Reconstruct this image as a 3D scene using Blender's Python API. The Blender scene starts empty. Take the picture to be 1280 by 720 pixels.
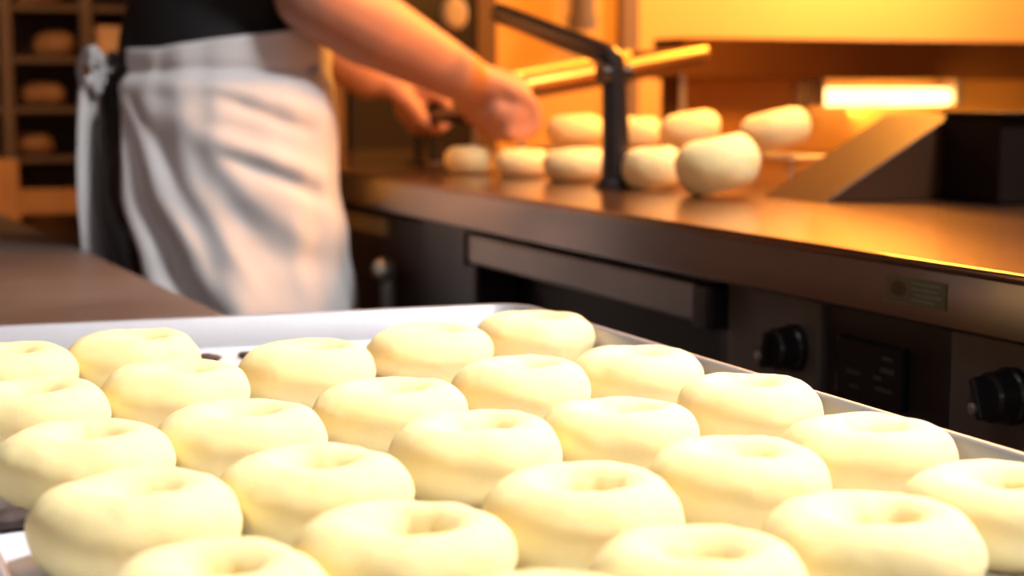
import bpy, bmesh, math, random
from mathutils import Vector, Matrix, noise, Quaternion
PI = math.pi
R = math.radians
random.seed(7)
sc = bpy.context.scene
col = sc.collection

# ------------------------------------------------------------------ materials
def mat(name, base, rough=.5, metal=0., noise_amt=0., noise_scale=20., bump=0., bump_scale=80., sss=0.,
        sss_rad=(.02, .01, .004), emit=None, estr=0., dark=None, spec=.5, sheen=0., stretch=None):
    m = bpy.data.materials.new(name)
    m.use_nodes = True
    nt = m.node_tree
    N, L = nt.nodes, nt.links
    b = N['Principled BSDF']
    b.inputs['Base Color'].default_value = (*base, 1)
    b.inputs['Roughness'].default_value = rough
    b.inputs['Metallic'].default_value = metal
    b.inputs['Specular IOR Level'].default_value = spec
    if sheen:
        b.inputs['Sheen Weight'].default_value = sheen
    if sss:
        b.inputs['Subsurface Weight'].default_value = sss
        b.inputs['Subsurface Radius'].default_value = sss_rad
        b.inputs['Subsurface Scale'].default_value = 1.0
    if emit:
        b.inputs['Emission Color'].default_value = (*emit, 1)
        b.inputs['Emission Strength'].default_value = estr
    tc = N.new('ShaderNodeTexCoord')
    mp = N.new('ShaderNodeMapping')
    L.new(tc.outputs['Object'], mp.inputs['Vector'])
    if stretch:
        mp.inputs['Scale'].default_value = stretch
    if noise_amt or dark:
        n = N.new('ShaderNodeTexNoise')
        n.inputs['Scale'].default_value = noise_scale
        n.inputs['Detail'].default_value = 6
        L.new(mp.outputs[0], n.inputs['Vector'])
        r = N.new('ShaderNodeValToRGB')
        r.color_ramp.elements[0].position = .35
        r.color_ramp.elements[1].position = .65
        d = dark or tuple(c * (1 - noise_amt) for c in base)
        r.color_ramp.elements[0].color = (*d, 1)
        r.color_ramp.elements[1].color = (*base, 1)
        L.new(n.outputs['Fac'], r.inputs[0])
        L.new(r.outputs[0], b.inputs['Base Color'])
    if bump:
        n2 = N.new('ShaderNodeTexNoise')
        n2.inputs['Scale'].default_value = bump_scale
        n2.inputs['Detail'].default_value = 5
        L.new(mp.outputs[0], n2.inputs['Vector'])
        bp = N.new('ShaderNodeBump')
        bp.inputs['Strength'].default_value = bump
        bp.inputs['Distance'].default_value = .002
        L.new(n2.outputs['Fac'], bp.inputs['Height'])
        L.new(bp.outputs[0], b.inputs['Normal'])
    return m

M = dict(
    dough=mat('dough', (.96, .81, .42), .68, noise_amt=.05, noise_scale=30, bump=.22, bump_scale=110, sss=.32,
              sss_rad=(.012, .0075, .0010), spec=.15),
    aluminium=mat('aluminium', (.44, .44, .475), .48, .55, noise_amt=.08, noise_scale=14, bump=.05, bump_scale=200),
    paper=mat('baking_paper', (.60, .62, .67), .7, bump=.3, bump_scale=25),
    lump=mat('lump', (.06, .035, .03), .7, noise_amt=.4, noise_scale=120),
    steel_dark=mat('dark_steel', (.115, .088, .078), .42, .55, noise_amt=.2, noise_scale=6),
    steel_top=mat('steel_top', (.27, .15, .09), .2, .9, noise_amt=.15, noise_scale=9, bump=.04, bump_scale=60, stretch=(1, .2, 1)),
    steel_edge=mat('steel_edge', (.28, .23, .21), .23, 1.0, noise_amt=.25, noise_scale=3, stretch=(1, .6, 1)),
    steel_rail=mat('steel_rail', (.36, .32, .30), .42, .5, noise_amt=.15, noise_scale=8),
    steel_bright=mat('bright_steel', (.72, .66, .56), .3, .85, noise_amt=.1, noise_scale=12),
    panel_brown=mat('brown_panel', (.15, .118, .10), .45, .2, noise_amt=.15, noise_scale=7),
    panel_black=mat('black_panel', (.022, .012, .011), .4, noise_amt=.2, noise_scale=9),
    void=mat('dark_cavity', (.012, .009, .009), .6, noise_amt=.2, noise_scale=9),
    rim_metal=mat('rim_metal', (.55, .38, .20), .35, .8, noise_amt=.1, noise_scale=12),
    black_matte=mat('black_enamel', (.010, .005, .004), .7, noise_amt=.2, noise_scale=9, spec=.12),
    black=mat('black_plastic', (.018, .014, .015), .3, noise_amt=.1, noise_scale=30),
    glass_black=mat('display_glass', (.012, .012, .016), .12, noise_amt=.1, noise_scale=30),
    digit=mat('display_marks', (.05, .05, .055), .5, noise_amt=.1, noise_scale=30),
    chrome=mat('chrome', (.75, .74, .74), .38, 1., noise_amt=.05, noise_scale=10),
    label_tan=mat('label_tan', (.30, .22, .10), .6, noise_amt=.2, noise_scale=30),
    sticker=mat('sticker', (.10, .085, .045), .6, noise_amt=.15, noise_scale=60),
    sticker_mark=mat('sticker_mark', (.06, .022, .01), .6, noise_amt=.15, noise_scale=60),
    sticker_grey=mat('sticker_grey', (.13, .14, .11), .6, noise_amt=.15, noise_scale=60),
    apron=mat('white_cotton', (.70, .70, .72), .85, noise_amt=.04, noise_scale=20, bump=.25, bump_scale=30, sheen=.2),
    shirt=mat('black_cotton', (.007, .005, .008), .8, noise_amt=.2, noise_scale=20, bump=.2, bump_scale=40),
    trousers=mat('dark_trousers', (.045, .028, .035), .8, noise_amt=.2, noise_scale=20, bump=.2, bump_scale=40),
    skin=mat('skin', (.46, .22, .145), .5, noise_amt=.08, noise_scale=12, sss=.2, sss_rad=(.01, .004, .002)),
    hair=mat('hair', (.05, .03, .02), .6, noise_amt=.3, noise_scale=60, bump=.5, bump_scale=150),
    shoe=mat('shoe_leather', (.03, .025, .025), .4, noise_amt=.1),
    sole=mat('shoe_sole', (.2, .19, .18), .7, noise_amt=.1),
    table=mat('worktop', (.21, .17, .155), .42, .3, dark=(.15, .105, .085), noise_scale=5, bump=.1, bump_scale=40),
    table_body=mat('table_body', (.10, .08, .07), .5, .4, noise_amt=.2),
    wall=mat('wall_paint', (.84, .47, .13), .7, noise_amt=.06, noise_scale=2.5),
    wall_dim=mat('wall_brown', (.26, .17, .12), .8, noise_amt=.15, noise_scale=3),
    ceiling=mat('ceiling_paint', (.34, .33, .31), .8, noise_amt=.04, noise_scale=3),
    floor=mat('floor_tile', (.22, .14, .10), .45, dark=(.14, .09, .07), noise_scale=4),
    cabinet=mat('cabinet_black', (.03, .02, .02), .4, .2, noise_amt=.2, noise_scale=6),
    cabinet_edge=mat('cabinet_edge', (.16, .09, .055), .5, .3, noise_amt=.2, noise_scale=6),
    dial=mat('dial_face', (.46, .36, .32), .5, noise_amt=.1, noise_scale=30),
    hood=mat('hood_steel', (.17, .070, .016), .5, .3, noise_amt=.2, noise_scale=4),
    hood_dark=mat('hopper_dark', (.09, .045, .032), .5, .2, noise_amt=.2, noise_scale=5),
    chute=mat('chute_steel', (.062, .025, .009), .5, .3, noise_amt=.15, noise_scale=8),
    conduit=mat('grey_conduit', (.20, .16, .18), .6, noise_amt=.1),
    wood=mat('rack_wood', (.24, .13, .065), .6, dark=(.15, .08, .045), noise_scale=8, stretch=(1, 1, 6)),
    wood_light=mat('rack_wood_orange', (.42, .20, .06), .6, dark=(.30, .14, .045), noise_scale=8, stretch=(6, 1, 1)),
    crust=mat('bread_crust', (.30, .16, .075), .7, dark=(.18, .085, .035), noise_scale=14, bump=.4, bump_scale=40),
    box_peach=mat('box_peach', (.62, .38, .22), .7, noise_amt=.1, noise_scale=9),
    rackmetal=mat('rack_metal', (.11, .075, .055), .5, .4, noise_amt=.2, noise_scale=9),
    glare_glow=mat('glare_glow', (1, .9, .6), .4, emit=(1, .55, .19), estr=5),  # glow that stands in for a bright reflection in steel
    backsplash=mat('backsplash', (.78, .42, .10), .55, .0, noise_amt=.1, noise_scale=9),
    panel_glow=mat('diffuser', (.9, .9, .9), .4, emit=(1, .97, .93), estr=1),
    glass=mat('window_glass', (.75, .82, .9), .1, emit=(.75, .85, 1), estr=.4),
    frame_white=mat('window_frame_paint', (.75, .74, .72), .5, noise_amt=.05),
)

# ------------------------------------------------------------------ helpers
def obj(name, bm_or_me, m=None, parent=None, smooth=False, loc=None, bevel=0., rot=None):
    if isinstance(bm_or_me, bmesh.types.BMesh):
        me = bpy.data.meshes.new(name)
        bmesh.ops.recalc_face_normals(bm_or_me, faces=bm_or_me.faces)
        bm_or_me.to_mesh(me)
        bm_or_me.free()
    else:
        me = bm_or_me
    o = bpy.data.objects.new(name, me)
    col.objects.link(o)
    if m is not None:
        me.materials.append(m)
    if smooth:
        for p in me.polygons:
            p.use_smooth = True
    if loc is not None:
        o.location = loc
    if rot is not None:
        o.rotation_euler = rot
    if parent is not None:
        o.parent = parent
    if bevel:
        md = o.modifiers.new('bevel', 'BEVEL')
        md.width = bevel
        md.segments = 3
        md.limit_method = 'ANGLE'
    return o

def tag(o, label=None, cat=None, group=None, kind=None):
    if label: o['label'] = label
    if cat: o['category'] = cat
    if group: o['group'] = group
    if kind: o['kind'] = kind
    return o

def empty(name, loc=(0, 0, 0), label=None, cat=None, group=None, rot=(0, 0, 0)):
    o = bpy.data.objects.new(name, None)
    o.empty_display_size = .05
    col.objects.link(o)
    o.location = loc
    o.rotation_euler = rot
    return tag(o, label, cat, group)

def box(bm, x0, x1, y0, y1, z0, z1):
    g = bmesh.ops.create_cube(bm, size=1)
    for v in g['verts']:
        v.co = Vector(((x0 + x1) / 2 + v.co.x * (x1 - x0), (y0 + y1) / 2 + v.co.y * (y1 - y0), (z0 + z1) / 2 + v.co.z * (z1 - z0)))
    return g['verts']

def bx(*a):
    bm = bmesh.new()
    box(bm, *a)
    return bm

def prism(pts, y0, y1):
    """polygon in XZ extruded along Y"""
    bm = bmesh.new()
    a = [bm.verts.new((x, y0, z)) for x, z in pts]
    b = [bm.verts.new((x, y1, z)) for x, z in pts]
    bm.faces.new(a)
    bm.faces.new(b[::-1])
    n = len(pts)
    for i in range(n):
        bm.faces.new((a[i], b[i], b[(i + 1) % n], a[(i + 1) % n]))
    return bm

def tube(bm, pts, rad, seg=14):
    """round tube through points; rad number or list"""
    pts = [Vector(p) for p in pts]
    rs = rad if isinstance(rad, (list, tuple)) else [rad] * len(pts)
    rings = []
    prev = None
    for i, p in enumerate(pts):
        if i == 0: t = pts[1] - pts[0]
        elif i == len(pts) - 1: t = pts[-1] - pts[-2]
        else: t = (pts[i + 1] - p).normalized() + (p - pts[i - 1]).normalized()
        t.normalize()
        if prev is None:
            a = t.orthogonal().normalized()
        else:
            a = (prev - t * prev.dot(t)).normalized()
        prev = a
        b = t.cross(a)
        rings.append([bm.verts.new(p + (a * math.cos(2 * PI * k / seg) + b * math.sin(2 * PI * k / seg)) * rs[i]) for k in range(seg)])
    for r0, r1 in zip(rings, rings[1:]):
        for k in range(seg):
            bm.faces.new((r0[k], r0[(k + 1) % seg], r1[(k + 1) % seg], r1[k]))
    bm.faces.new(rings[0][::-1])
    bm.faces.new(rings[-1])

def tb(pts, rad, seg=14):
    bm = bmesh.new()
    tube(bm, pts, rad, seg)
    return bm

def smooth_path(pts, n=6):
    """Catmull-Rom through points"""
    P = [Vector(p) for p in pts]
    P = [P[0] * 2 - P[1]] + P + [P[-1] * 2 - P[-2]]
    out = []
    for i in range(1, len(P) - 2):
        for k in range(n):
            t = k / n
            a, b, c, d = P[i - 1], P[i], P[i + 1], P[i + 2]
            out.append(.5 * ((2 * b) + (c - a) * t + (2 * a - 5 * b + 4 * c - d) * t * t + (3 * b - a - 3 * c + d) * t ** 3))
    out.append(P[-2])
    return out

def lathe(prof, seg=32, axis='Z'):
    """profile of (r, h)"""
    bm = bmesh.new()
    rings = []
    for r, h in prof:
        ring = []
        for k in range(seg):
            a = 2 * PI * k / seg
            c, s = r * math.cos(a), r * math.sin(a)
            ring.append(bm.verts.new({'Z': (c, s, h), 'X': (h, c, s), 'Y': (c, h, s)}[axis]))
        rings.append(ring)
    for r0, r1 in zip(rings, rings[1:]):
        for k in range(seg):
            bm.faces.new((r0[k], r0[(k + 1) % seg], r1[(k + 1) % seg], r1[k]))
    bm.faces.new(rings[0][::-1])
    bm.faces.new(rings[-1])
    return bm

def capsule(bm, a, b, ra, rb, seg=14):
    a, b = Vector(a), Vector(b)
    d = (b - a)
    L = d.length
    t = d.normalized() if L > 1e-6 else Vector((0, 0, 1))
    pts, rs = [], []
    for k in range(1, 5):
        ang = PI / 2 * k / 4.2
        pts.append(a - t * ra * math.cos(ang)); rs.append(ra * math.sin(ang))
    for k in range(0, 5):
        f = k / 4
        pts.append(a + d * f); rs.append(ra + (rb - ra) * f)
    for k in range(1, 5):
        ang = PI / 2 - PI / 2 * k / 4.2
        pts.append(b + t * rb * math.cos(ang)); rs.append(rb * math.sin(ang))
    tube(bm, pts, rs, seg)

def ellipsoid(bm, c, r, rot=None):
    g = bmesh.ops.create_uvsphere(bm, u_segments=24, v_segments=16, radius=1)
    mt = rot.to_matrix() if rot else Matrix.Identity(3)
    for v in g['verts']:
        v.co = mt @ Vector((v.co.x * r[0], v.co.y * r[1], v.co.z * r[2])) + Vector(c)

def remeshed(name, bm, m, parent, voxel, smooth_it=6, dz=None):
    """fuse overlapping lumps into one continuous skin"""
    me = bpy.data.meshes.new(name + '_raw')
    bmesh.ops.recalc_face_normals(bm, faces=bm.faces)
    bm.to_mesh(me); bm.free()
    t = bpy.data.objects.new(name + '_raw', me)
    col.objects.link(t)
    r = t.modifiers.new('r', 'REMESH'); r.mode = 'VOXEL'; r.voxel_size = voxel
    s = t.modifiers.new('s', 'SMOOTH'); s.factor = .6; s.iterations = smooth_it
    bpy.context.view_layer.update()
    dg = bpy.context.evaluated_depsgraph_get()
    ev = bpy.data.meshes.new_from_object(t.evaluated_get(dg))
    bpy.data.objects.remove(t)
    bpy.data.meshes.remove(me)
    ev.name = name
    if dz:
        for v in ev.vertices:
            v.co = dz(v.co)
    return obj(name, ev, m, parent, smooth=True)

# ------------------------------------------------------------------ room shell
X0, X1, Y0, Y1, ZC = -2.2, 3.0, -1.6, 4.5, 2.7
def struct(name, bm, m, **k):
    return tag(obj(name, bm, m, **k), kind='structure')
struct('floor', bx(X0, X1, Y0, Y1, -.05, 0), M['floor'])
struct('ceiling', bx(X0, X1, Y0, Y1, ZC, ZC + .05), M['ceiling'])
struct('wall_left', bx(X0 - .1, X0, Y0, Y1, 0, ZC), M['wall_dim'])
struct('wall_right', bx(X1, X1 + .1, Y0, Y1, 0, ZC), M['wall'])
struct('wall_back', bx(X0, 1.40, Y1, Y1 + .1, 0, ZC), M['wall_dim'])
struct('wall_partition', bx(1.325, X1, 3.32, 3.44, 0, ZC), M['wall'])
struct('wall_front', bx(X0, X1, Y0 - .1, Y0, 0, ZC), M['ceiling'])
# window in the wall behind the camera
wf = bmesh.new()
for a in ((-1.7, 1.1, 2.25, 2.33), (-1.7, 1.1, .95, 1.03), (-1.7, -1.62, 1.03, 2.25), (1.02, 1.1, 1.03, 2.25), (-.34, -.26, 1.03, 2.25)):
    box(wf, a[0], a[1], Y0, Y0 + .05, a[2], a[3])
w = struct('window_1', bx(-1.62, 1.02, Y0 + .001, Y0 + .012, 1.03, 2.25), M['glass'])
obj('window_frame', wf, M['frame_white'], w)

# narrow trim strip and a hanging conduit on the partition wall
struct('trim_1', bx(1.642, 1.684, 3.29, 3.32, 0, ZC), M['wall_dim'], bevel=.004)
cb = tb([(1.535, 3.265, ZC), (1.535, 3.265, 1.25)], .026)
cd = tag(obj('hanging_conduit', cb, M['conduit'], smooth=False), 'short grey pipe hanging in front of the orange wall behind the black lever', 'pipe')
obj('end_cap', tb([(1.535, 3.265, 1.252), (1.535, 3.265, 1.222)], .031), M['conduit'], cd)

# ------------------------------------------------------------------ work table on the left, with the pan on it
T = empty('work_table', (-.45, 1.55, 0), 'wide brown-grey metal work table left of the person, under the doughnut tray', 'table')
tbm = bmesh.new()
pts = [(.40, .12), (.285, 3.2), (-1.25, 3.2), (-1.25, .12)]
TZ = .895
lo = [tbm.verts.new((x + .45, y - 1.55, TZ - .035)) for x, y in pts]
hi = [tbm.verts.new((x + .45, y - 1.55, TZ)) for x, y in pts]
tbm.faces.new(lo[::-1]); tbm.faces.new(hi)
for i in range(4):
    tbm.faces.new((lo[i], lo[(i + 1) % 4], hi[(i + 1) % 4], hi[i]))
obj('table_top', tbm, M['table'], T, bevel=.004)
obj('under_shelf', bx(-.75, .62, -1.33, 1.55, .22, .25), M['table_body'], T)
for x, y in ((-.74, -1.36), (.70, -1.36), (-.74, 1.58), (.66, 1.58)):
    obj('leg', bx(x - .025, x + .025, y - .025, y + .025, 0, TZ - .035), M['table_body'], T, bevel=.004)

# ------------------------------------------------------------------ baking sheet
PZ = .9
cor = [(.533, .41), (.533, 1.252), (.061, 1.284), (.061, .41)]   # inner rim corners
ctr = Vector((.297, .83))
def loop(bm, inset, rad, z, seg=8):
    vs = []
    n = 4
    P = []
    for i in range(4):
        a, b, c = Vector(cor[i - 1]), Vector(cor[i]), Vector(cor[(i + 1) % 4])
        d1, d2 = (b - a).normalized(), (c - b).normalized()
        n1, n2 = Vector((-d1.y, d1.x)), Vector((-d2.y, d2.x))     # inward for ccw
        q = b + (n1 + n2) / (1 + n1.dot(n2)) * inset
        P.append((q, d1, d2, n1, n2))
    for q, d1, d2, n1, n2 in P:
        cc = q + (n1 + n2) / (1 + n1.dot(n2)) * rad
        a0 = math.atan2(-n1.y, -n1.x); a1 = math.atan2(-n2.y, -n2.x)
        while a1 < a0: a1 += 2 * PI
        for k in range(seg + 1):
            a = a0 + (a1 - a0) * k / seg
            vs.append(bm.verts.new((cc.x + rad * math.cos(a), cc.y + rad * math.sin(a), z)))
    return vs
def skin_loops(bm, loops, cap0=False, cap1=False):
    for a, b in zip(loops, loops[1:]):
        for k in range(len(a)):
            bm.faces.new((a[k], a[(k + 1) % len(a)], b[(k + 1) % len(b)], b[k]))
    if cap0: bm.faces.new(loops[0])
    if cap1: bm.faces.new(loops[-1])
bm = bmesh.new()
Z = lambda dz: PZ + dz
prof = [(.012, .018, -.0012), (.009, .021, -.0006), (.007, .023, .003), (.001, .029, .0235), (-.0005, .0305, .0250),
        (-.0025, .0325, .0256), (-.0045, .0345, .0248), (-.0055, .0355, .0228), (-.0048, .0348, .0205), (-.003, .033, .0195),
        (-.0015, .0315, .0205), (-.0005, .0305, .0215), (.0055, .0245, .003), (.0075, .0225, -.0018), (.011, .019, -.0030), (.013, .017, -.0032)]
loops = [loop(bm, i, r, Z(z)) for i, r, z in prof]
skin_loops(bm, loops, True, True)
pan = obj('baking_sheet', bm, M['aluminium'], smooth=True)
tag(pan, 'large aluminium baking sheet with rolled rim full of raw ring doughnuts', 'baking tray')
md = pan.modifiers.new('w', 'EDGE_SPLIT'); md.split_angle = R(50)
pm = bmesh.new()
l1 = loop(pm, .0095, .02, Z(.0004)); l2 = loop(pm, .0095, .02, Z(.0009))
skin_loops(pm, [l1, l2], True, True)
tag(obj('baking_paper', pm, M['paper']), 'white baking paper lining the floor of the doughnut tray', 'paper')

# small dark lumps lying on the paper
for (x, y, s, lb) in ((.262, 1.196, 1.25, 'dark crumb on the paper touching the doughnut left of the gap'),
                  (.296, 1.213, .8, 'tiny dark crumb on the paper at the right of the gap in the back row'),
                  (.078, .775, 1.5, 'reddish dark crumb near the left rim of the tray'),):
    cm = bmesh.new()
    g = bmesh.ops.create_icosphere(cm, subdivisions=3, radius=1)
    for v in g['verts']:
        k = 1 + .35 * noise.noise(v.co * 1.7 + Vector((x * 30, y * 30, 0)))
        v.co = Vector((v.co.x * .0085 * k * s, v.co.y * .0055 * k * s, v.co.z * .0032 * k * s))
    tag(obj('lump', cm, M['lump'], smooth=True, loc=(x, y, PZ + .0009 + .0030 * s)), lb, 'lump', 'dark lumps on the baking paper')

# ------------------------------------------------------------------ doughnuts
def dough_mesh(name, D=.088, H=.035, hole=.0055, off=(0, 0), seed=0, nu=112, nv=44, elong=1.0, tilt=0.):
    rnd = random.Random(seed * 31 + 5)
    Ro = D / 2
    me_bm = bmesh.new()
    ph = rnd.uniform(0, 2 * PI)
    ell = rnd.uniform(.0, .035)
    so = Vector((seed * 3.7, seed * 1.3, seed * 2.1))
    ea = rnd.uniform(0, PI)
    rings = []
    for i in range(nu):
        th = 2 * PI * i / nu
        cs, sn = math.cos(th), math.sin(th)
        ro = Ro * (1 + ell * math.cos(2 * (th - ph)) + .016 * noise.noise(Vector((cs * 1.3, sn * 1.3, 0)) + so))
        # hole as an ellipse around its own off-centre place
        hr = hole * (1 + (elong - 1) * abs(math.cos(th - ea))) * (1 + .25 * noise.noise(Vector((cs * 1.5, sn * 1.5, 5)) + so))
        hx, hy = off[0] + hr * cs, off[1] + hr * sn
        ox, oy = ro * cs, ro * sn
        ring = []
        for j in range(nv):
            p = 2 * PI * j / nv
            c, s = math.cos(p), math.sin(p)
            # c=+1 outside, c=-1 in the hole
            e = 2.0
            cc = math.copysign(abs(c) ** (2 / e), c)
            ss = math.copysign(abs(s) ** 1.0, s)
            f = (cc + 1) / 2
            x = hx + (ox - hx) * f
            y = hy + (oy - hy) * f
            zz = ss * H * .5
            if ss < 0:
                zz = max(zz * 1.12, -H * .5)
                # the foot tucks in a little
                x *= 1 - .05 * abs(ss) * (f > .5); y *= 1 - .05 * abs(ss) * (f > .5)
            else:
                # crown a bit inboard of the middle, gentle slope outwards
                zz *= 1 - .10 * max(0, f - .55)
            v = Vector((x, y, zz + H * .5))
            q = Vector((x, y, zz)) * 42 + so
            k = .0011 * noise.noise(q) + .00035 * noise.noise(q * 3.1)
            if ss > -.3:
                v += Vector((cs * c, sn * c, s)) * k * 1.4
            # stretched skin creases low on the sides
            w = math.exp(-((zz + H * .08) / (H * .13)) ** 2) * (f > .7)
            v += Vector((cs, sn, 0)) * (-.0010 * w * max(0, noise.noise(Vector((cs * 2.2, sn * 2.2, zz * 90)) + so * 1.7)))
            v.z += tilt * v.x
            ring.append(me_bm.verts.new(v))
        rings.append(ring)
    for i in range(nu):
        a, b = rings[i], rings[(i + 1) % nu]
        for j in range(nv):
            me_bm.faces.new((a[j], b[j], b[(j + 1) % nv], a[(j + 1) % nv]))
    mz = min(v.co.z for v in me_bm.verts)
    for v in me_bm.verts: v.co.z -= mz
    me = bpy.data.meshes.new(name)
    bmesh.ops.recalc_face_normals(me_bm, faces=me_bm.faces)
    me_bm.to_mesh(me); me_bm.free()
    for p in me.polygons: p.use_smooth = True
    return me

# x, y, diameter, hole offset along the view's right, hole radius, label
RX, RY = math.cos(R(22.8)), -math.sin(R(22.8))
DN = [
 (.487, 1.115, .086, .006, .0046, 'raw doughnut in the far right corner of the tray'),
 (.390, 1.074, .087, .007, .0046, 'raw doughnut in the back row just left of the far right corner one'),
 (.479, .935, .084, .002, .0040, 'second raw doughnut from the far corner along the right rim, shallow hole'),
 (.289, 1.026, .088, .008, .0045, 'raw doughnut with bare white paper behind it, right of the gap in the back row'),
 (.389, .912, .085, .004, .0050, 'second raw doughnut from the back in the second column from the right rim'),
 (.483, .805, .084, .001, .0050, 'third raw doughnut from the far corner along the right rim'),
 (.195, 1.116, .091, .009, .0044, 'raw doughnut touching the far wall of the tray left of the gap with the crumb'),
 (.296, .881, .087, .004, .0056, 'second raw doughnut from the back in the middle column, notched hole'),
 (.387, .775, .085, .001, .0064, 'third raw doughnut from the back, second column from right rim, open oval hole'),
 (.479, .685, .087, .003, .0050, 'fourth raw doughnut from the far corner along the right rim'),
 (.195, .975, .088, .006, .0046, 'wrinkled raw doughnut in front of the one left of the paper gap'),
 (.299, .758, .088, .002, .0060, 'third raw doughnut from the back in the middle column, round open hole'),
 (.389, .658, .085, .001, .0046, 'fourth raw doughnut from the back, second column from right rim, pinched hole'),
 (.469, .570, .088, .001, .0056, 'raw doughnut cut off by the right edge of the photo'),
 (.202, .843, .088, .004, .0060, 'third raw doughnut from the back in the second column from the left rim'),
 (.114, 1.088, .085, .001, .0046, 'raw doughnut in the back row cut off by the left edge of the photo'),
 (.112, .945, .084, .000, .0056, 'second raw doughnut from the back along the left rim'),
 (.118, .818, .086, .004, .0056, 'third raw doughnut from the back along the left rim'),
 (.120, .691, .089, .004, .0050, 'raw doughnut with shaded tan flank beside the bare paper at the lower left'),
 (.203, .710, .087, .002, .0058, 'fourth raw doughnut from the back in the second column from the left rim'),
 (.298, .631, .088, .001, .0072, 'large raw doughnut near the front centre with a wide oval hole'),
 (.207, .601, .087, .003, .0070, 'raw doughnut with a wide round hole at the front, left of centre'),
 (.379, .539, .089, .003, .0060, 'brightest large raw doughnut at the front right with an uneven hole'),
 (.128, .572, .084, .001, .0058, 'blurred raw doughnut cut off by the lower edge of the photo at the left'),
 (.290, .517, .083, .001, .0060, 'raw doughnut cut off by the lower edge of the photo right of centre'),
 (.214, .482, .083, .000, .0055, 'raw doughnut of which only the top shows at the lower edge near the centre'),
]
for i, (x, y, D, ho, hr, lb) in enumerate(DN):
    rnd = random.Random(i + 100)
    me = dough_mesh('doughnut', D, .0355 + rnd.uniform(-.0015, .0015), hr * 1.45, (ho * RX, ho * RY), i + 1, elong=rnd.uniform(1.0, 1.5))
    o = obj('doughnut', me, M['dough'], loc=(x, y, PZ + .0009))
    tag(o, lb, 'doughnut', 'raw doughnuts proofing on the tray')

# ------------------------------------------------------------------ fryer counter
F = empty('fryer_counter', (.74, .4, 0), 'long dark steel fryer counter with glossy top, knobs and a glass display below', 'counter')
fx, fy = .74, .4
def fpart(name, a, m, bevel=0., parent=F):
    x0, x1, y0, y1, z0, z1 = a
    return obj(name, bx(x0 - fx, x1 - fx, y0 - fy, y1 - fy, z0, z1), M[m], parent, bevel=bevel)
# worktop slab: bright top sheet and edge band
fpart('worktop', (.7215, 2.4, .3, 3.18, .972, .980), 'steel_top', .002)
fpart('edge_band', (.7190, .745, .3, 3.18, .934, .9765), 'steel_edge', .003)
fpart('body', (.80, 2.35, .4, 3.14, .10, .934), 'void')
for x, y in ((.84, .5), (2.2, .5), (.84, 2.05), (2.2, 2.05), (.84, 3.0), (2.2, 3.0)):
    obj('foot', tb([(x - fx, y - fy, 0), (x - fx, y - fy, .11)], .025), M['black'], F)
# front modules, near to far
fpart('control_panel', (.737, .80, .45, .958, .14, .934), 'panel_brown', .003)
blk = fpart('display_panel', (.742, .80, .962, 1.120, .14, .934), 'panel_black', .003)
fpart('control_panel', (.737, .80, 1.124, 1.268, .14, .934), 'panel_brown', .003)
fpart('recess_side', (.752, .80, 1.272, 1.305, .14, .934), 'panel_black', .002)
fpart('column', (.742, .80, 1.88, 2.065, .14, .934), 'panel_black', .004)
fpart('door', (.752, .80, 2.07, 2.50, .14, .925), 'panel_black', .004)
fpart('column', (.742, .80, 2.505, 3.14, .14, .934), 'panel_black', .004)
fpart('lower_drawer', (.75, .80, 1.31, 1.875, .14, .62), 'panel_black', .004)
# drawer rail with end clamp
rl = fpart('handle_rail', (.727, .745, 1.305, 1.870, .892, .927), 'steel_rail', .004)
obj('rail_end', bx(.722 - fx, .80 - fx, 1.276 - fy, 1.308 - fy, .888, .928), M['black'], rl, bevel=.005)
obj('rail_end', bx(.722 - fx, .80 - fx, 1.866 - fy, 1.882 - fy, .888, .928), M['black'], rl, bevel=.005)
# display
ds = fpart('display', (.734, .744, 1.010, 1.096, .862, .910), 'glass_black', .003)
dm = bmesh.new()
for k, (yy, zz, w_, h_) in enumerate(((.996, .900, .013, .003), (.996, .891, .017, .004), (1.008, .884, .010, .003), (1.04, .884, .018, .003), (1.000, .876, .020, .003), (1.038, .873, .012, .002))):
    box(dm, .7335 - fx, .7345 - fx, yy + .031 - w_ / 2 - fy, yy + .031 + w_ / 2 - fy, zz - h_ / 2, zz + h_ / 2)
obj('display_marks', dm, M['digit'], ds)
# knobs
def knob(y, z, r, ang):
    k = obj('knob', lathe([(r * .35, -.024), (r * .78, -.024), (r * .86, -.021), (r * .92, -.008), (r, -.006), (r, -.0005)], 36, 'X'), M['black'], F, loc=(.737 - fx, y - fy, z), rot=(ang, 0, 0))
    g = bx(-.033, -.020, -r * .16, r * .16, -r * .75, r * .75)
    obj('grip', g, M['black'], k, bevel=.002)
    obj('glint_cap', lathe([(r * .12, -.0355), (r * .2, -.0345), (r * .22, -.028)], 20, 'X'), M['chrome'], k, loc=(0, r * .12, -r * .3))  # added chrome button that stands in for the knob's highlight
    return k
knob(1.157, .890, .0195, .2)
knob(.889, .896, .0195, -.35)
# door latch: chrome ball over a hanging bar
lt = obj('latch', tb([(.735 - fx, 2.19 - fy, .845), (.733 - fx, 2.192 - fy, .70)], .011), M['steel_rail'], F, smooth=False)
bb = bmesh.new(); ellipsoid(bb, (.728 - fx, 2.188 - fy, .851), (.017, .017, .017))
obj('latch_ball', bb, M['steel_bright'], lt, smooth=True)
obj('rating_label', bx(.7480 - fx, .7525 - fx, 2.235 - fy, 2.475 - fy, .893, .917), M['label_tan'], F)
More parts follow.
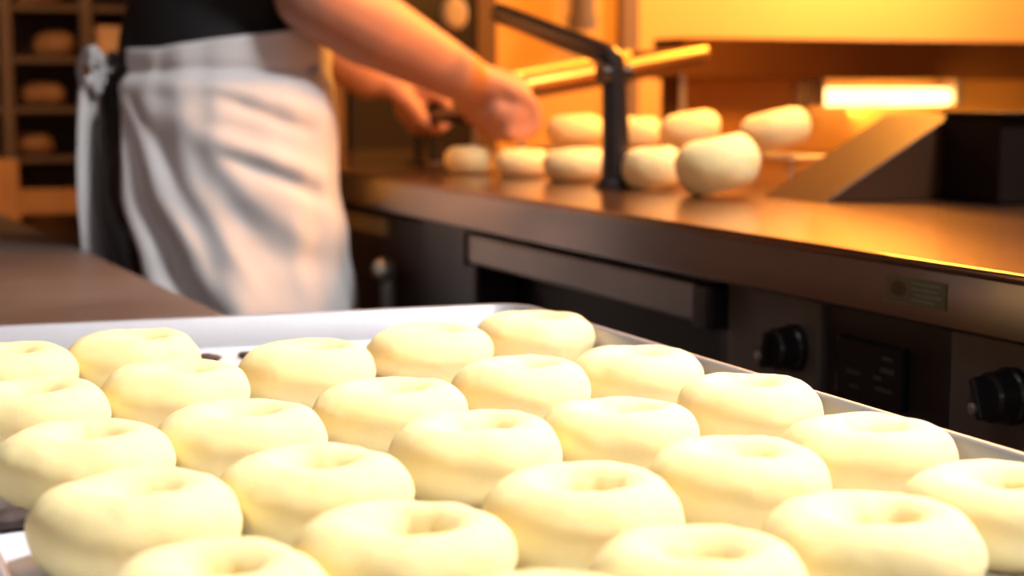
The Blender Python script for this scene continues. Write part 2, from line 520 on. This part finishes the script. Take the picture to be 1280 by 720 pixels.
# sticker on the edge band
st = obj('sticker', bx(.7181 - fx, .7192 - fx, .940 - fy, 1.010 - fy, .9475, .9665), M['sticker'], F)
bm = bmesh.new()
gq = bmesh.ops.create_cone(bm, segments=28, radius1=.0075, radius2=.0075, depth=.0006, cap_ends=True)
for v in gq['verts']:
    v.co = Vector((.7180 - fx + v.co.z, .994 - fy + v.co.x * 1.15, .9575 + v.co.y * .75))
obj('sticker_emblem', bm, M['sticker_mark'], st)
bm = bmesh.new()
for k, (a, b, z) in enumerate(((.946, .978, .9630), (.949, .978, .9590), (.945, .975, .9550), (.952, .978, .9510))):
    box(bm, .7176 - fx, .7182 - fx, a - fy, b - fy, z - .001, z + .001)
obj('sticker_text', bm, M['sticker_grey'], st)

# ------------------------------------------------------------------ things on the counter
CZ = .980
# black lever
L = empty('pivot_lever', (.900, 1.825, CZ), 'black bent lever arm rising from the counter and slanting up over the fist', 'lever')
def lp(x, y, z): return (x - .900, y - 1.825, z - CZ)
obj('upright', tb([lp(.903, 1.823, CZ + .004), lp(.902, 1.823, 1.03), lp(.899, 1.823, 1.118)], [.019, .0165, .0145], 18), M['black'], L)
obj('arm', tb(smooth_path([lp(.899, 1.823, 1.105), lp(.898, 1.823, 1.126), lp(.893, 1.835, 1.140), lp(.880, 1.95, 1.166), lp(.865, 2.10, 1.199)], 5), .0138, 18), M['black'], L)
obj('knuckle', tb([lp(.880, 1.823, 1.117), lp(.918, 1.823, 1.117)], .013, 18), M['black'], L)
obj('base_plate', lathe([(.024, .0005), (.024, .004), (.020, .007), (.018, .012)], 28), M['black'], L)

# lifting handle the baker holds
Hh = empty('lifting_handle', (.912, 2.5, CZ), 'black bar handle on two thin posts gripped by the person over the counter', 'handle')
def hp(x, y, z): return (x - .912, y - 2.5, z - CZ)
BX, BZ = .912, 1.058
obj('grip_bar', tb([hp(BX, 2.160, BZ), hp(BX, 2.168, BZ), hp(BX, 2.56, BZ), hp(BX, 2.575, BZ)], [.009, .012, .012, .009], 18), M['black'], Hh)
obj('post', tb([hp(BX, 2.485, CZ + .006), hp(BX, 2.485, BZ)], .0085), M['black'], Hh)
obj('post', tb([hp(BX, 2.555, CZ + .006), hp(BX, 2.555, 1.083)], .0085), M['black'], Hh)
obj('foot_plate', bx(-.018, .018, -.030, .072, .0005, .005), M['steel_dark'], Hh, bevel=.002)

# chute wedge and hoppers on the right
ch = tag(obj('loading_chute', prism([(.985, 0), (1.146, .090), (1.62, .090), (1.62, 0)], 1.50, 1.62), M['chute'], bevel=.002, loc=(0, 0, CZ)), 'brown steel chute sloping down to the left towards the doughnuts on the counter', 'chute')
hb = tag(obj('feed_hopper', bx(1.133, 2.05, 1.40, 1.498, .0, .0905), M['black_matte'], loc=(0, 0, CZ), bevel=.004), 'dark low box at the right end of the counter in front of the chute', 'hopper')
obj('lid_lip', bx(1.128, 2.057, 1.393, 1.494, .0905, .095), M['black_matte'], hb, bevel=.002)

# tilted draining tray with bright rims
ang = math.atan2(.052, .323)
DT = empty('draining_tray', (1.0, 2.35, CZ), 'tilted steel draining tray with a bright rim behind the fist and lever', 'tray')
def tp(s, y, h): # along slope
    return (-.012 + s * math.cos(ang) - h * math.sin(ang), y, .098 + s * math.sin(ang) + h * math.cos(ang))
bm = bmesh.new()
def tbox(s0, s1, y0, y1, h0, h1):
    vs = [bm.verts.new(tp(s, y, h)) for s in (s0, s1) for y in (y0, y1) for h in (h0, h1)]
    for f in ((0, 1, 3, 2), (4, 6, 7, 5), (0, 4, 5, 1), (2, 3, 7, 6), (0, 2, 6, 4), (1, 5, 7, 3)):
        bm.faces.new([vs[k] for k in f])
tbox(0, .34, 0, .26, 0, .004); tbox(0, .34, 0, .004, .004, .020); tbox(0, .34, .256, .26, .004, .020)
tbox(0, .004, .004, .256, .004, .020); tbox(.336, .34, .004, .256, .004, .020)
obj('basin', bm, M['hood'], DT)
rims = smooth_path([tp(0, 0, .022), tp(.34, 0, .022)], 4)
obj('rim', tb([tp(0, 0, .024), tp(.34, 0, .024)], .0105), M['rim_metal'], DT)
obj('rim', tb([tp(0, .26, .024), tp(.34, .26, .024)], .0105), M['rim_metal'], DT)
obj('rim', tb([tp(0, 0, .024), tp(0, .26, .024)], .0075), M['rim_metal'], DT)
obj('rim', tb([tp(.34, 0, .024), tp(.34, .26, .024)], .0075), M['rim_metal'], DT)
for s, y in ((.03, .03), (.03, .23), (.31, .03), (.31, .23)):
    p = tp(s, y, 0)
    obj('leg', tb([(p[0], p[1], .0005), p], .005), M['steel_bright'], DT)

# cooling rack (low wire grid) that carries the rear doughnuts
RK = empty('wire_rack', (1.112, 2.055, CZ), 'low wire rack on the counter carrying the rear row of doughnuts', 'rack')
bm = bmesh.new()
ra = R(-75)
def rp(x, y, z): return (x * math.cos(ra) - y * math.sin(ra), x * math.sin(ra) + y * math.cos(ra), z)
for k in range(19):
    x = -.25 + .50 * k / 18
    tube(bm, [rp(x, -.045, .0335), rp(x, .055, .0335)], .0012, 8)
obj('wire_grid', bm, M['steel_bright'], RK)
fr = bmesh.new()
tube(fr, [rp(-.255, -.045, .032), rp(.255, -.045, .032)], .0022, 8); tube(fr, [rp(-.255, .055, .032), rp(.255, .055, .032)], .0022, 8)
tube(fr, [rp(-.255, -.047, .032), rp(-.255, .057, .032)], .0022, 8); tube(fr, [rp(.255, -.047, .032), rp(.255, .057, .032)], .0022, 8)
obj('rack_frame', fr, M['steel_bright'], RK)
for x in (-.25, .25):
    for y in (-.042, .052):
        a = rp(x, y, .032)
        obj('foot', tb([(a[0], a[1], .0005), a], .0025, 8), M['steel_bright'], RK)

# fried doughnuts: x, y, z above counter, diameter, height, tilt about view axis, label
FD = [
 (.945, 1.640, .000, .096, .058, .22, 'large pale bun-like doughnut nearest the lever on its right, resting by the chute foot'),
 (.937, 1.790, .000, .076, .046, .10, 'small doughnut just right of the lever foot in the front row'),
 (.925, 1.985, .000, .088, .040, .04, 'doughnut in the front row directly left of the lever foot'),
 (.905, 2.115, .000, .078, .036, .00, 'doughnut on the counter right below the fist'),
 (.868, 2.215, .000, .074, .038, .00, 'leftmost doughnut on the counter beside the handle posts'),
]
FR = [
 (-.225, 0.005, .086, .044, .05, 'rear doughnut on the wire rack seen left of the lever'),
 (-.090, 0.005, .076, .044, .00, 'rear doughnut on the wire rack seen right beside the lever'),
 (.030, .000, .088, .046, .22, 'rear tilted doughnut in the middle of the wire rack'),
 (.195, -.005, .094, .048, .25, 'rear pale doughnut at the right end of the wire rack above the chute'),
]
def fried(x, y, z, D, H, tl, lb, sd):
    me = dough_mesh('doughnut', D, H, .004, (0, 0), sd, nu=64, nv=28, tilt=0)
    o = obj('doughnut', me, M['dough'], loc=(x, y, z))
    # lean about the line of sight; keep the lowest point on its support
    ax = Vector((math.sin(R(26)), math.cos(R(26)), 0))
    q = Quaternion(ax, -tl)
    o.rotation_mode = 'QUATERNION'; o.rotation_quaternion = q
    mz = min((q @ v.co).z for v in me.vertices)
    o.location.z = z - mz + .0003
    return tag(o, lb, 'doughnut', 'doughnuts on the fryer counter')
for k, a in enumerate(FD):
    fried(a[0], a[1], CZ + a[2], a[3], a[4], a[5], a[6], 40 + k)
for k, (rx, ry, D, H, tl, lb) in enumerate(FR):
    p = rp(rx, ry, .0335)
    fried(1.112 + p[0], 2.055 + p[1], CZ + .0347, D, H, tl, lb, 60 + k)

# brown hood bar on legs; glowing tube added for a bright reflection in steel
WL = empty('fryer_hood', (1.88, 2.7, CZ), 'long brown hood bar at the back of the counter, added glowing tube beneath as steel glare', 'lamp')
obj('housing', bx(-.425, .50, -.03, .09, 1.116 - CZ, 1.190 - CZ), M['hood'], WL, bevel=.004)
obj('backsplash', bx(-.36, .48, .075, .083, .0, 1.120 - CZ), M['backsplash'], WL)
obj('glare_tube', tb([(-.10, .03, 1.083 - CZ), (-.09, .03, 1.083 - CZ), (.19, .03, 1.083 - CZ), (.20, .03, 1.083 - CZ)], [.008, .017, .017, .008], 18), M['glare_glow'], WL)  # added tube, glows where steel would mirror a light
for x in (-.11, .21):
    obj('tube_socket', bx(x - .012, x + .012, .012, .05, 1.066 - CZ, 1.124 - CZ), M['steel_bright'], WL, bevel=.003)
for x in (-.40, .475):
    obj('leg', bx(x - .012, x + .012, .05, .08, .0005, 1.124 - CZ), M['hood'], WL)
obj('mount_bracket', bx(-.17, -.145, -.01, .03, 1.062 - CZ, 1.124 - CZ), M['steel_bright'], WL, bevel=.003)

# tall dark cabinet behind the counter
CB = empty('tall_cabinet', (1.1, 3.5, 0), 'tall black cabinet with a round pale dial standing behind the counter', 'cabinet')
obj('body', bx(-.24, .215, -.28, .30, 0, 2.0), M['cabinet'], CB, bevel=.004)
obj('door', bx(-.10, .165, -.298, -.282, .12, 1.95), M['black'], CB, bevel=.004)
obj('side_post', bx(.172, .216, -.292, -.281, .0, 2.0), M['cabinet_edge'], CB, bevel=.002)
obj('left_panel', bx(-.235, -.108, -.292, -.281, .0, 2.0), M['cabinet_edge'], CB, bevel=.002)
bm = lathe([(.001, -.320), (.016, -.320), (.024, -.316), (.028, -.300)], 30, 'Y')
for v in bm.verts: v.co.z *= 1.25
obj('dial', bm, M['dial'], CB, smooth=False, loc=(.118, 0, 1.248))

# ------------------------------------------------------------------ rack at the far left
BR = empty('bakery_rack', (.5, 3.95, 0), 'dim brown shelving rack with trays against the wall left of the person', 'rack')
def br(name, a, m, bevel=.003):
    return obj(name, bx(a[0] - .5, a[1] - .5, a[2] - 3.95, a[3] - 3.95, a[4], a[5]), M[m], BR, bevel=bevel)
for x in (.02, .405, .578, .80):
    br('upright', (x, x + .026, 3.84, 3.87, 0, 1.95), 'rackmetal'); br('upright', (x, x + .026, 4.22, 4.25, 0, 1.95), 'rackmetal')
for z in (.30, .62, .935, 1.045, 1.155, 1.268, 1.40, 1.60, 1.90):
    br('shelf', (.02, .826, 3.85, 4.24, z, z + .014), 'rackmetal', .002)
br('drawer_front', (.415, .82, 3.822, 3.84, .822, .878), 'wood_light')
br('side_board', (.33, .432, 3.815, 3.838, .80, .945), 'wood_light')
br('back_panel', (.03, .82, 4.205, 4.218, .1, 1.9), 'wood')
# loaves and boxes on the rack
items = [(.50, 1.059, .12, .055), (.535, 1.169, .10, .06), (.49, 1.282, .14, .06), (.47, .949, .12, .05), (.66, .949, .10, .05), (.67, 1.059, .10, .05), (.66, 1.169, .10, .05)]
names = ['lower middle', 'upper middle', 'top visible', 'lowest visible', 'lowest right', 'lower right', 'upper right']
for k, (x, z, w_, h_) in enumerate(items):
    bm = bmesh.new()
    g = bmesh.ops.create_uvsphere(bm, u_segments=28, v_segments=16, radius=1)
    for v in g['verts']:
        n = 1 + .10 * noise.noise(v.co * 2 + Vector((k * 3, 0, 0)))
        c = v.co
        e = lambda t: math.copysign(abs(t) ** .75, t)
        v.co = Vector((e(c.x) * w_ * .5 * n, e(c.y) * .10 * n, max(e(c.z) * h_ * .55 * n, -h_ * .42)))
    mz = min(v.co.z for v in bm.verts)
    lo_ = obj('bread_loaf', bm, M['crust'], smooth=True, loc=(x, 3.97, z - mz + .0002))
    tag(lo_, 'brown bread loaf on the %s shelf of the dim rack' % names[k], 'bread', 'loaves on the rack')
pb = tag(obj('cardboard_box', bx(-.04, .04, -.07, .07, 0, .066), M['box_peach'], loc=(.648, 3.915, 1.2825 - .1), bevel=.004), 'small peach cardboard box on the rack behind the back of the person', 'box')
pb.location = (.650, 3.93, 1.1692)
obj('box_lid', bx(-.042, .042, -.072, .072, .052, .068), M['box_peach'], pb, bevel=.003)
for o in list(bpy.data.objects):
    if o.name.startswith('bread_loaf') and abs(o.location.x - .66) < .02 and abs(o.location.z - 1.19) < .05:
        bpy.data.objects.remove(o)

# ------------------------------------------------------------------ the baker
PX, PY = .52, 2.27
B = bmesh.new()
hip = Vector((.50, PY, .98))
# legs
for s in (-1, 1):
    h = Vector((.505, PY + s * .09, .93)); k = Vector((.515, PY + s * .10, .50)); a = Vector((.49, PY + s * .11, .09))
    capsule(B, h, k, .083, .055); capsule(B, k, a, .056, .036)
    capsule(B, a + Vector((-.02, 0, -.04)), a + Vector((.15, s * .02, -.062)), .030, .024)
ellipsoid(B, (.505, PY, .98), (.115, .165, .13))
ellipsoid(B, (.515, PY, 1.13), (.115, .145, .16))
ellipsoid(B, (.545, PY, 1.32), (.120, .165, .19))
ellipsoid(B, (.565, PY, 1.44), (.085, .17, .075))
capsule(B, (.575, PY, 1.46), (.615, PY, 1.585), .056, .052)
# head, leaning forward to look down at the hands
hq = Quaternion((0, 1, 0), R(24))
HC = Vector((.645, PY, 1.66))
def hd(x, y, z): return HC + hq @ Vector((x, y, z))
ellipsoid(B, hd(-.012, 0, .025), (.096, .076, .098), hq)
ellipsoid(B, hd(.028, 0, -.045), (.066, .056, .072), hq)
capsule(B, hd(.082, 0, .012), hd(.104, 0, -.022), .009, .014, 10)
ellipsoid(B, hd(.086, 0, -.060), (.012, .024, .010), hq)
ellipsoid(B, hd(.070, 0, -.098), (.022, .024, .018), hq)
for s in (-1, 1):
    ellipsoid(B, hd(-.012, s * .078, -.012), (.020, .008, .032), hq)
    ellipsoid(B, hd(.079, s * .030, .022), (.012, .020, .009), hq)
# arms
SR = Vector((.555, PY - .195, 1.455)); ER = Vector((.597, 2.065, 1.215)); WR = Vector((.842, 2.165, 1.112))
SL = Vector((.555, PY + .195, 1.455)); EL = Vector((.640, 2.500, 1.250)); WLm = Vector((.815, 2.515, 1.116))
for S_, E_, W_ in ((SR, ER, WR), (SL, EL, WLm)):
    capsule(B, S_, S_ + (E_ - S_) * .55, .062, .054); capsule(B, S_ + (E_ - S_) * .5, E_, .055, .046)
    capsule(B, E_, E_ + (W_ - E_) * .35, .050, .054); capsule(B, E_ + (W_ - E_) * .3, W_, .054, .035)
# hands: palm above the bar, four fingers curled over it, thumb beneath
def hand(W, yc, side):
    kn = Vector((BX + .004, yc, BZ + .040))          # row of knuckles above the bar
    for t in range(6):
        f = t / 5
        c = W.lerp(kn, .15 + .80 * f)
        ellipsoid(B, c, (.028, .034 + .009 * f, .028 - .005 * f))
    ellipsoid(B, (BX - .006, yc, BZ + .040), (.038, .045, .021))
    ellipsoid(B, (BX - .026, yc, BZ + .012), (.024, .042, .028))
    if side > 0:
        ellipsoid(B, (BX - .002, yc - .034, BZ + .002), (.024, .013, .026))
    offs = (-.0375, -.0125, .0125, .0375)
    for k, oy in enumerate(offs):
        rr = (.0108, .0118, .0116, .0102)[k if side > 0 else 3 - k]
        ln = (.86, 1.0, .97, .80)[k if side > 0 else 3 - k]
        y = yc + oy
        ar = .012 + rr + .001
        P = [Vector((BX - .012, y * 1.0, BZ + .038))]
        a0, a1 = 78, 78 - 235 * ln
        n = 7
        for q in range(n + 1):
            a = R(a0 + (a1 - a0) * q / n)
            P.append(Vector((BX + math.cos(a) * ar * 1.1, y, BZ + math.sin(a) * ar * (1.25 if q < 3 else 1.0))))
        for q in range(len(P) - 1):
            capsule(B, P[q], P[q + 1], rr * (1.08 - .02 * q), rr * (1.08 - .02 * (q + 1)), 10)
        ellipsoid(B, P[1] + Vector((0, 0, .002)), (rr * 1.15, rr * 1.05, rr * 1.05))
    # thumb leaves the side of the palm near its base
    ty = yc + side * .034
    T_ = [W.lerp(kn, .25) + Vector((0, side * .020, -.006)), Vector((BX - .046, ty + side * .014, BZ + .020)), Vector((BX - .026, ty + side * .017, BZ - .006)), Vector((BX - .004, ty + side * .016, BZ - .023))]
    for q, (r0, r1) in enumerate(((.0175, .0145), (.0145, .0125), (.0125, .0105))):
        capsule(B, T_[q], T_[q + 1], r0, r1, 10)
hand(WR, 2.182, 1)
hand(WLm, 2.520, -1)

man = empty('person', (.50, PY, 0), 'person in black shirt and white apron, arms reaching over the counter to grip a handle', 'person')
def rel(co): return co - Vector((.50, PY, 0))
body = remeshed('body', B, M['skin'], man, .0052, 5, rel)
# clothing
S = bmesh.new()
ellipsoid(S, (.515, PY, 1.13), (.126, .158, .17)); ellipsoid(S, (.545, PY, 1.31), (.135, .182, .20)); ellipsoid(S, (.565, PY, 1.44), (.098, .185, .082))
ellipsoid(S, (.505, PY, 1.04), (.126, .170, .09))
capsule(S, (.580, PY, 1.47), (.592, PY, 1.505), .068, .064)
for S_, E_ in ((SR, ER), (SL, EL)):
    capsule(S, S_, S_ + (E_ - S_) * .62, .076, .069)
remeshed('shirt', S, M['shirt'], man, .008, 5, rel)
Tt = bmesh.new()
ellipsoid(Tt, (.503, PY, .97), (.130, .178, .12))
for s in (-1, 1):
    h = Vector((.505, PY + s * .09, .93)); k = Vector((.515, PY + s * .10, .50)); a = Vector((.49, PY + s * .11, .09))
    capsule(Tt, h, k, .098, .076); capsule(Tt, k, a, .076, .062)
remeshed('trousers', Tt, M['trousers'], man, .010, 5, rel)
for s in (-1, 1):
    sb = bmesh.new()
    x0, y0 = .49, PY + s * .11
    capsule(sb, (x0 - .03, y0, .060), (x0 + .06, y0 + s * .008, .055), .046, .044); capsule(sb, (x0 + .06, y0 + s * .008, .050), (x0 + .165, y0 + s * .02, .044), .044, .034)
    capsule(sb, (x0 - .01, y0, .06), (x0 - .01, y0, .10), .046, .050)
    sh = remeshed('shoe', sb, M['shoe'], man, .007, 4, lambda c: Vector((c.x - .50, c.y - PY, max(c.z, .012))))
    so_ = bmesh.new()
    capsule(so_, (x0 - .03, y0, 0), (x0 + .165, y0 + s * .02, 0), .046, .040, 20)
    for v in so_.verts: v.co = Vector((v.co.x - .50, v.co.y - PY, .008 + max(-.008, min(.008, v.co.z))))
    obj('sole', so_, M['sole'], sh)
# hair
hb_ = bmesh.new()
ellipsoid(hb_, hd(-.026, 0, .045), (.094, .083, .090), hq); ellipsoid(hb_, hd(-.055, 0, -.01), (.055, .070, .075), hq)
remeshed('hair', hb_, M['hair'], man, .006, 3, rel)
for s in (-1, 1):
    ey = bmesh.new(); ellipsoid(ey, hd(.077, s * .030, .006), (.009, .012, .007), hq)
    obj('eye', ey, M['sole'], man, smooth=True).location = (-.50, -PY, 0)

# apron: an open-backed wrap with folds
def lerp_tab(tab, z):
    tab = sorted(tab)
    if z <= tab[0][0]: return tab[0][1]
    for (a, u), (b, v) in zip(tab, tab[1:]):
        if z <= b:
            t = (z - a) / (b - a); t = t * t * (3 - 2 * t)
            return u + (v - u) * t
    return tab[-1][1]
front = [(.40, .715), (.80, .697), (.90, .680), (.97, .671), (1.05, .670), (1.15, .667), (1.25, .680), (1.42, .700)]
back = [(.40, .36), (.80, .372), (.95, .362), (1.05, .365), (1.10, .366), (1.125, .378), (1.16, .382), (1.25, .39), (1.42, .41)]
side = [(.40, .235), (.80, .215), (.95, .208), (1.06, .200), (1.10, .188), (1.125, .168), (1.16, .166), (1.25, .178), (1.42, .190)]
def crease(u, z, u0, z0, u1, z1, w):
    """signed profile across a slanted fold"""
    dx, dz = u1 - u0, z1 - z0
    L2 = dx * dx + dz * dz
    t = ((u - u0) * dx + (z - z0) * dz) / L2
    n = ((u - u0) * dz - (z - z0) * dx) / math.sqrt(L2)
    env = max(0, min(1, (t + .05) / .3)) * max(0, min(1, (1.15 - t) / .45))
    return env * math.exp(-(n / w) ** 2)
NU, NV = 190, 130
ab = bmesh.new()
grid = []
for i in range(NU + 1):
    u = -1 + 2 * i / NU                      # -1 near back edge, 0 front, +1 far back edge
    rowv = []
    # top outline, rising to the bib
    au = abs(u)
    ztop = 1.150 + .05 * max(0, 1 - au / .85) + .22 * (1 - min(1, max(0, (au - .16) / .20)) ** 1.0) * (1 if au < .36 else 0)
    for j in range(NV + 1):
        f = j / NV
        z = ztop + (.43 - ztop) * f
        thm = R(lerp_tab([(.40, 122), (.80, 134), (.88, 142), (.97, 152), (1.2, 160)], z))
        th = u * thm
        xf, xb, sy = lerp_tab(front, z), lerp_tab(back, z), lerp_tab(side, z)
        cx = (xf + xb) / 2; ax_ = (xf - xb) / 2
        e = .86
        c, s = math.cos(th), math.sin(th)
        x = cx + ax_ * math.copysign(abs(c) ** e, c); y = sy * math.copysign(abs(s) ** e, s)
        r = math.hypot(x - cx, y) or 1
        nx, ny = (x - cx) / r, y / r
        su = (1 - au) * thm * .19               # arc length from the back edge
        dep = max(0, 1.10 - z)
        d = 0
        # folds fan out from the tie at the back of the waist
        phi = math.atan2(su + .015, dep + .03)
        rad = math.hypot(su, dep)
        d += .0085 * math.sin(phi * 15 + 3.2 * noise.noise(Vector((phi * 1.3, rad * 2.5, u * 1.2)))) * min(1, dep / .08) * math.exp(-su / .28) * (.55 + 1.2 * min(1, dep / .3))
        # long soft pleats further down
        d += .0075 * min(1, dep / .35) * noise.noise(Vector((th * 4.2, z * .9, 3.1)))
        d += .004 * noise.noise(Vector((th * 5, z * 9, 8)))
        # slanting drag folds across the hip (near and far side alike)
        xx = x
        for (u0, z0, u1, z1, w_, a_) in ((.48, 1.085, .60, 1.045, .010, -.011), (.46, 1.105, .60, 1.075, .010, .008),
                                         (.47, 1.02, .625, .955, .012, -.014), (.45, 1.045, .62, .985, .012, .010),
                                         (.42, 1.06, .53, .90, .014, -.008), (.40, 1.04, .47, .86, .012, -.010), (.43, 1.0, .52, .84, .012, .009),
                                         (.50, .90, .66, .86, .02, -.006), (.48, .985, .60, .90, .016, .006)):
            d += .6 * a_ * crease(xx, z, u0, z0, u1, z1, w_) * (1 if c > -.95 else .3)
        # string cinch
        d -= .006 * math.exp(-((z - 1.122) / .010) ** 2) * (1 if au > .3 else .3)
        rowv.append(ab.verts.new((x + nx * d - .50, y + ny * d, z)))
    grid.append(rowv)
for i in range(NU):
    for j in range(NV):
        ab.faces.new((grid[i][j], grid[i + 1][j], grid[i + 1][j + 1], grid[i][j + 1]))
apr = obj('apron', ab, M['apron'], man, smooth=True)
md = apr.modifiers.new('s', 'SOLIDIFY'); md.thickness = .0022; md.offset = 1
# waist string and tails at the back
def ribbon(path, wdir, width, thick=.0016):
    bm = bmesh.new()
    P = smooth_path(path, 6)
    n = len(P)
    rows = []
    for k, p in enumerate(P):
        w_ = Vector(wdir(k / (n - 1))) * width(k / (n - 1)) * .5
        rows.append([bm.verts.new(p - w_), bm.verts.new(p - w_ * .33 + Vector((.004, 0, 0))), bm.verts.new(p + w_ * .33 - Vector((.003, 0, 0))), bm.verts.new(p + w_)])
    for a, b in zip(rows, rows[1:]):
        for q in range(3): bm.faces.new((a[q], a[q + 1], b[q + 1], b[q]))
    o = obj('apron_tie', bm, M['apron'], apr, smooth=True)
    md = o.modifiers.new('s', 'SOLIDIFY'); md.thickness = thick
    return o
ox, oy = -.50, -PY
def q(x, y, z): return (x + ox, y + oy, z)
ribbon([q(.372, PY - .01, 1.125), q(.348, PY - .03, 1.105), q(.340, PY - .04, 1.03), q(.340, PY - .045, .95), q(.350, PY - .04, .84)], lambda t: (.8, .6, 0), lambda t: .024 + .024 * t)
ribbon([q(.375, PY + .0, 1.125), q(.352, PY + .02, 1.10), q(.350, PY + .02, 1.02), q(.350, PY + .01, .93), q(.356, PY + .0, .83)], lambda t: (.7, -.7, 0), lambda t: .024 + .02 * t)
ribbon([q(.372, PY, 1.128), q(.352, PY - .03, 1.145), q(.345, PY - .055, 1.13), q(.355, PY - .04, 1.10), q(.372, PY, 1.12)], lambda t: (.1, .1, 1), lambda t: .022)
ribbon([q(.372, PY, 1.128), q(.355, PY + .03, 1.145), q(.345, PY + .055, 1.125), q(.355, PY + .04, 1.10), q(.372, PY, 1.12)], lambda t: (.1, .1, 1), lambda t: .022)

# ------------------------------------------------------------------ lights
def area(name, loc, target, sx, sy, power, color, parent=None):
    l = bpy.data.lights.new(name, 'AREA')
    l.shape = 'RECTANGLE'; l.size = sx; l.size_y = sy; l.energy = power; l.color = color
    o = bpy.data.objects.new(name, l)
    col.objects.link(o)
    o.location = loc
    o.rotation_euler = (Vector(target) - Vector(loc)).to_track_quat('-Z', 'Y').to_euler()
    return o
def ceiling_light(x, y, sx, sy, power, color, lb, aim=None, spread=180):
    t = empty('ceiling_light', (x, y, ZC), lb, 'lamp', 'ceiling lights')
    f = bmesh.new()
    for a in ((-sx / 2 - .03, -sx / 2, -sy / 2 - .03, sy / 2 + .03), (sx / 2, sx / 2 + .03, -sy / 2 - .03, sy / 2 + .03), (-sx / 2, sx / 2, -sy / 2 - .03, -sy / 2), (-sx / 2, sx / 2, sy / 2, sy / 2 + .03)):
        box(f, *a, -.05, -.0005)
    obj('frame', f, M['frame_white'], t)
    obj('diffuser', bx(-sx / 2, sx / 2, -sy / 2, sy / 2, -.03, -.02), M['panel_glow'], t)
    a = area('ceiling_lamp', (x, y, ZC - .06), aim or (x, y, 0), sx, sy, power, color)
    a.data.spread = R(spread)
ceiling_light(1.20, .55, .42, .42, 45, (1, .97, .94), 'square ceiling light above the doughnut tray', (.35, .8, .9), 110)
ceiling_light(-.6, .6, .9, .6, 3, (.90, .95, 1), 'square ceiling light over the left worktop')
area('window_light', (-.3, Y0 + .06, 1.65), (.4, 1.5, 1.0), 2.6, 1.2, 2.5, (.86, .93, 1))
# warm lamp over the fryer; the others are added for wall, apron and rack
def pendant(x, y, z, power, color, lb, tgt, sz=.25):
    t = empty('pendant_lamp', (x, y, ZC), lb, 'lamp', 'warm pendant lamps')
    obj('cord', tb([(0, 0, -.0005), (0, 0, z + .10 - ZC)], .004, 8), M['black'], t)
    obj('lamp_shade', lathe([(.02, z + .12 - ZC), (.03, z + .10 - ZC), (sz * .6, z + .01 - ZC), (sz * .6 - .004, z + .008 - ZC), (.026, z + .095 - ZC)], 32), M['hood'], t)
    area('warm_lamp', (x, y, z - .005), tgt, sz, sz, power, color)
pendant(1.5, 2.2, 1.62, 19, (1, .38, .045), 'warm shaded lamp hanging over the fryer counter', (.95, 1.95, .98), .3)
pendant(1.50, 2.75, 1.75, 9, (1, .40, .05), 'added warm shaded lamp over the back of the counter, washing the wall', (1.35, 3.3, 1.2), .3)  # invented wall wash for the partition
pendant(1.30, 1.70, 1.75, 19, (1, .36, .06), 'added warm shaded lamp over the front of the counter, lighting the apron orange', (.62, 2.12, .95), .25)  # invented lamp, puts the orange on the apron front
pendant(2.25, 2.85, 1.75, 22, (1, .54, .24), 'added warm shaded lamp near the orange wall, brightening it', (2.2, 3.3, 1.3), .3)  # invented wall wash, lifts the right part of the wall
area('panel_fill', (1.93, 2.715, 1.06), (2.0, 2.775, 1.04), .85, .02, .9, (1, .5, .12))  # added unseen fill for the ochre panel under the hood bar
pendant(-.05, 3.05, 1.70, 9, (1, .55, .25), 'added warm fill lamp with a shade in front of the bread rack', (.45, 3.95, 1.05), .25)  # added out-of-view fill for the dark shelves, dressed as a pendant
wd = bpy.data.worlds.new('World'); sc.world = wd
wd.use_nodes = True
wd.node_tree.nodes['Background'].inputs[0].default_value = (.5, .55, .6, 1)
wd.node_tree.nodes['Background'].inputs[1].default_value = .05

# ------------------------------------------------------------------ camera
cam = bpy.data.cameras.new('camera')
co = bpy.data.objects.new('camera', cam)
col.objects.link(co)
co.location = (0, 0, 1.10)
co.rotation_euler = (R(90) - math.atan(250 / 2100), 0, -R(22.8))
cam.sensor_width = 36; cam.lens = 2100 / 1280 * 36
cam.clip_start = .02
cam.dof.use_dof = True
cam.dof.focus_distance = .93
cam.dof.aperture_fstop = cam.lens / 8.5
cam.dof.aperture_blades = 0
sc.camera = co
sc.view_settings.view_transform = 'Standard'
sc.view_settings.look = 'None'
sc.view_settings.exposure = 0.0
sc.view_settings.gamma = 1
sc.view_settings.use_curve_mapping = False
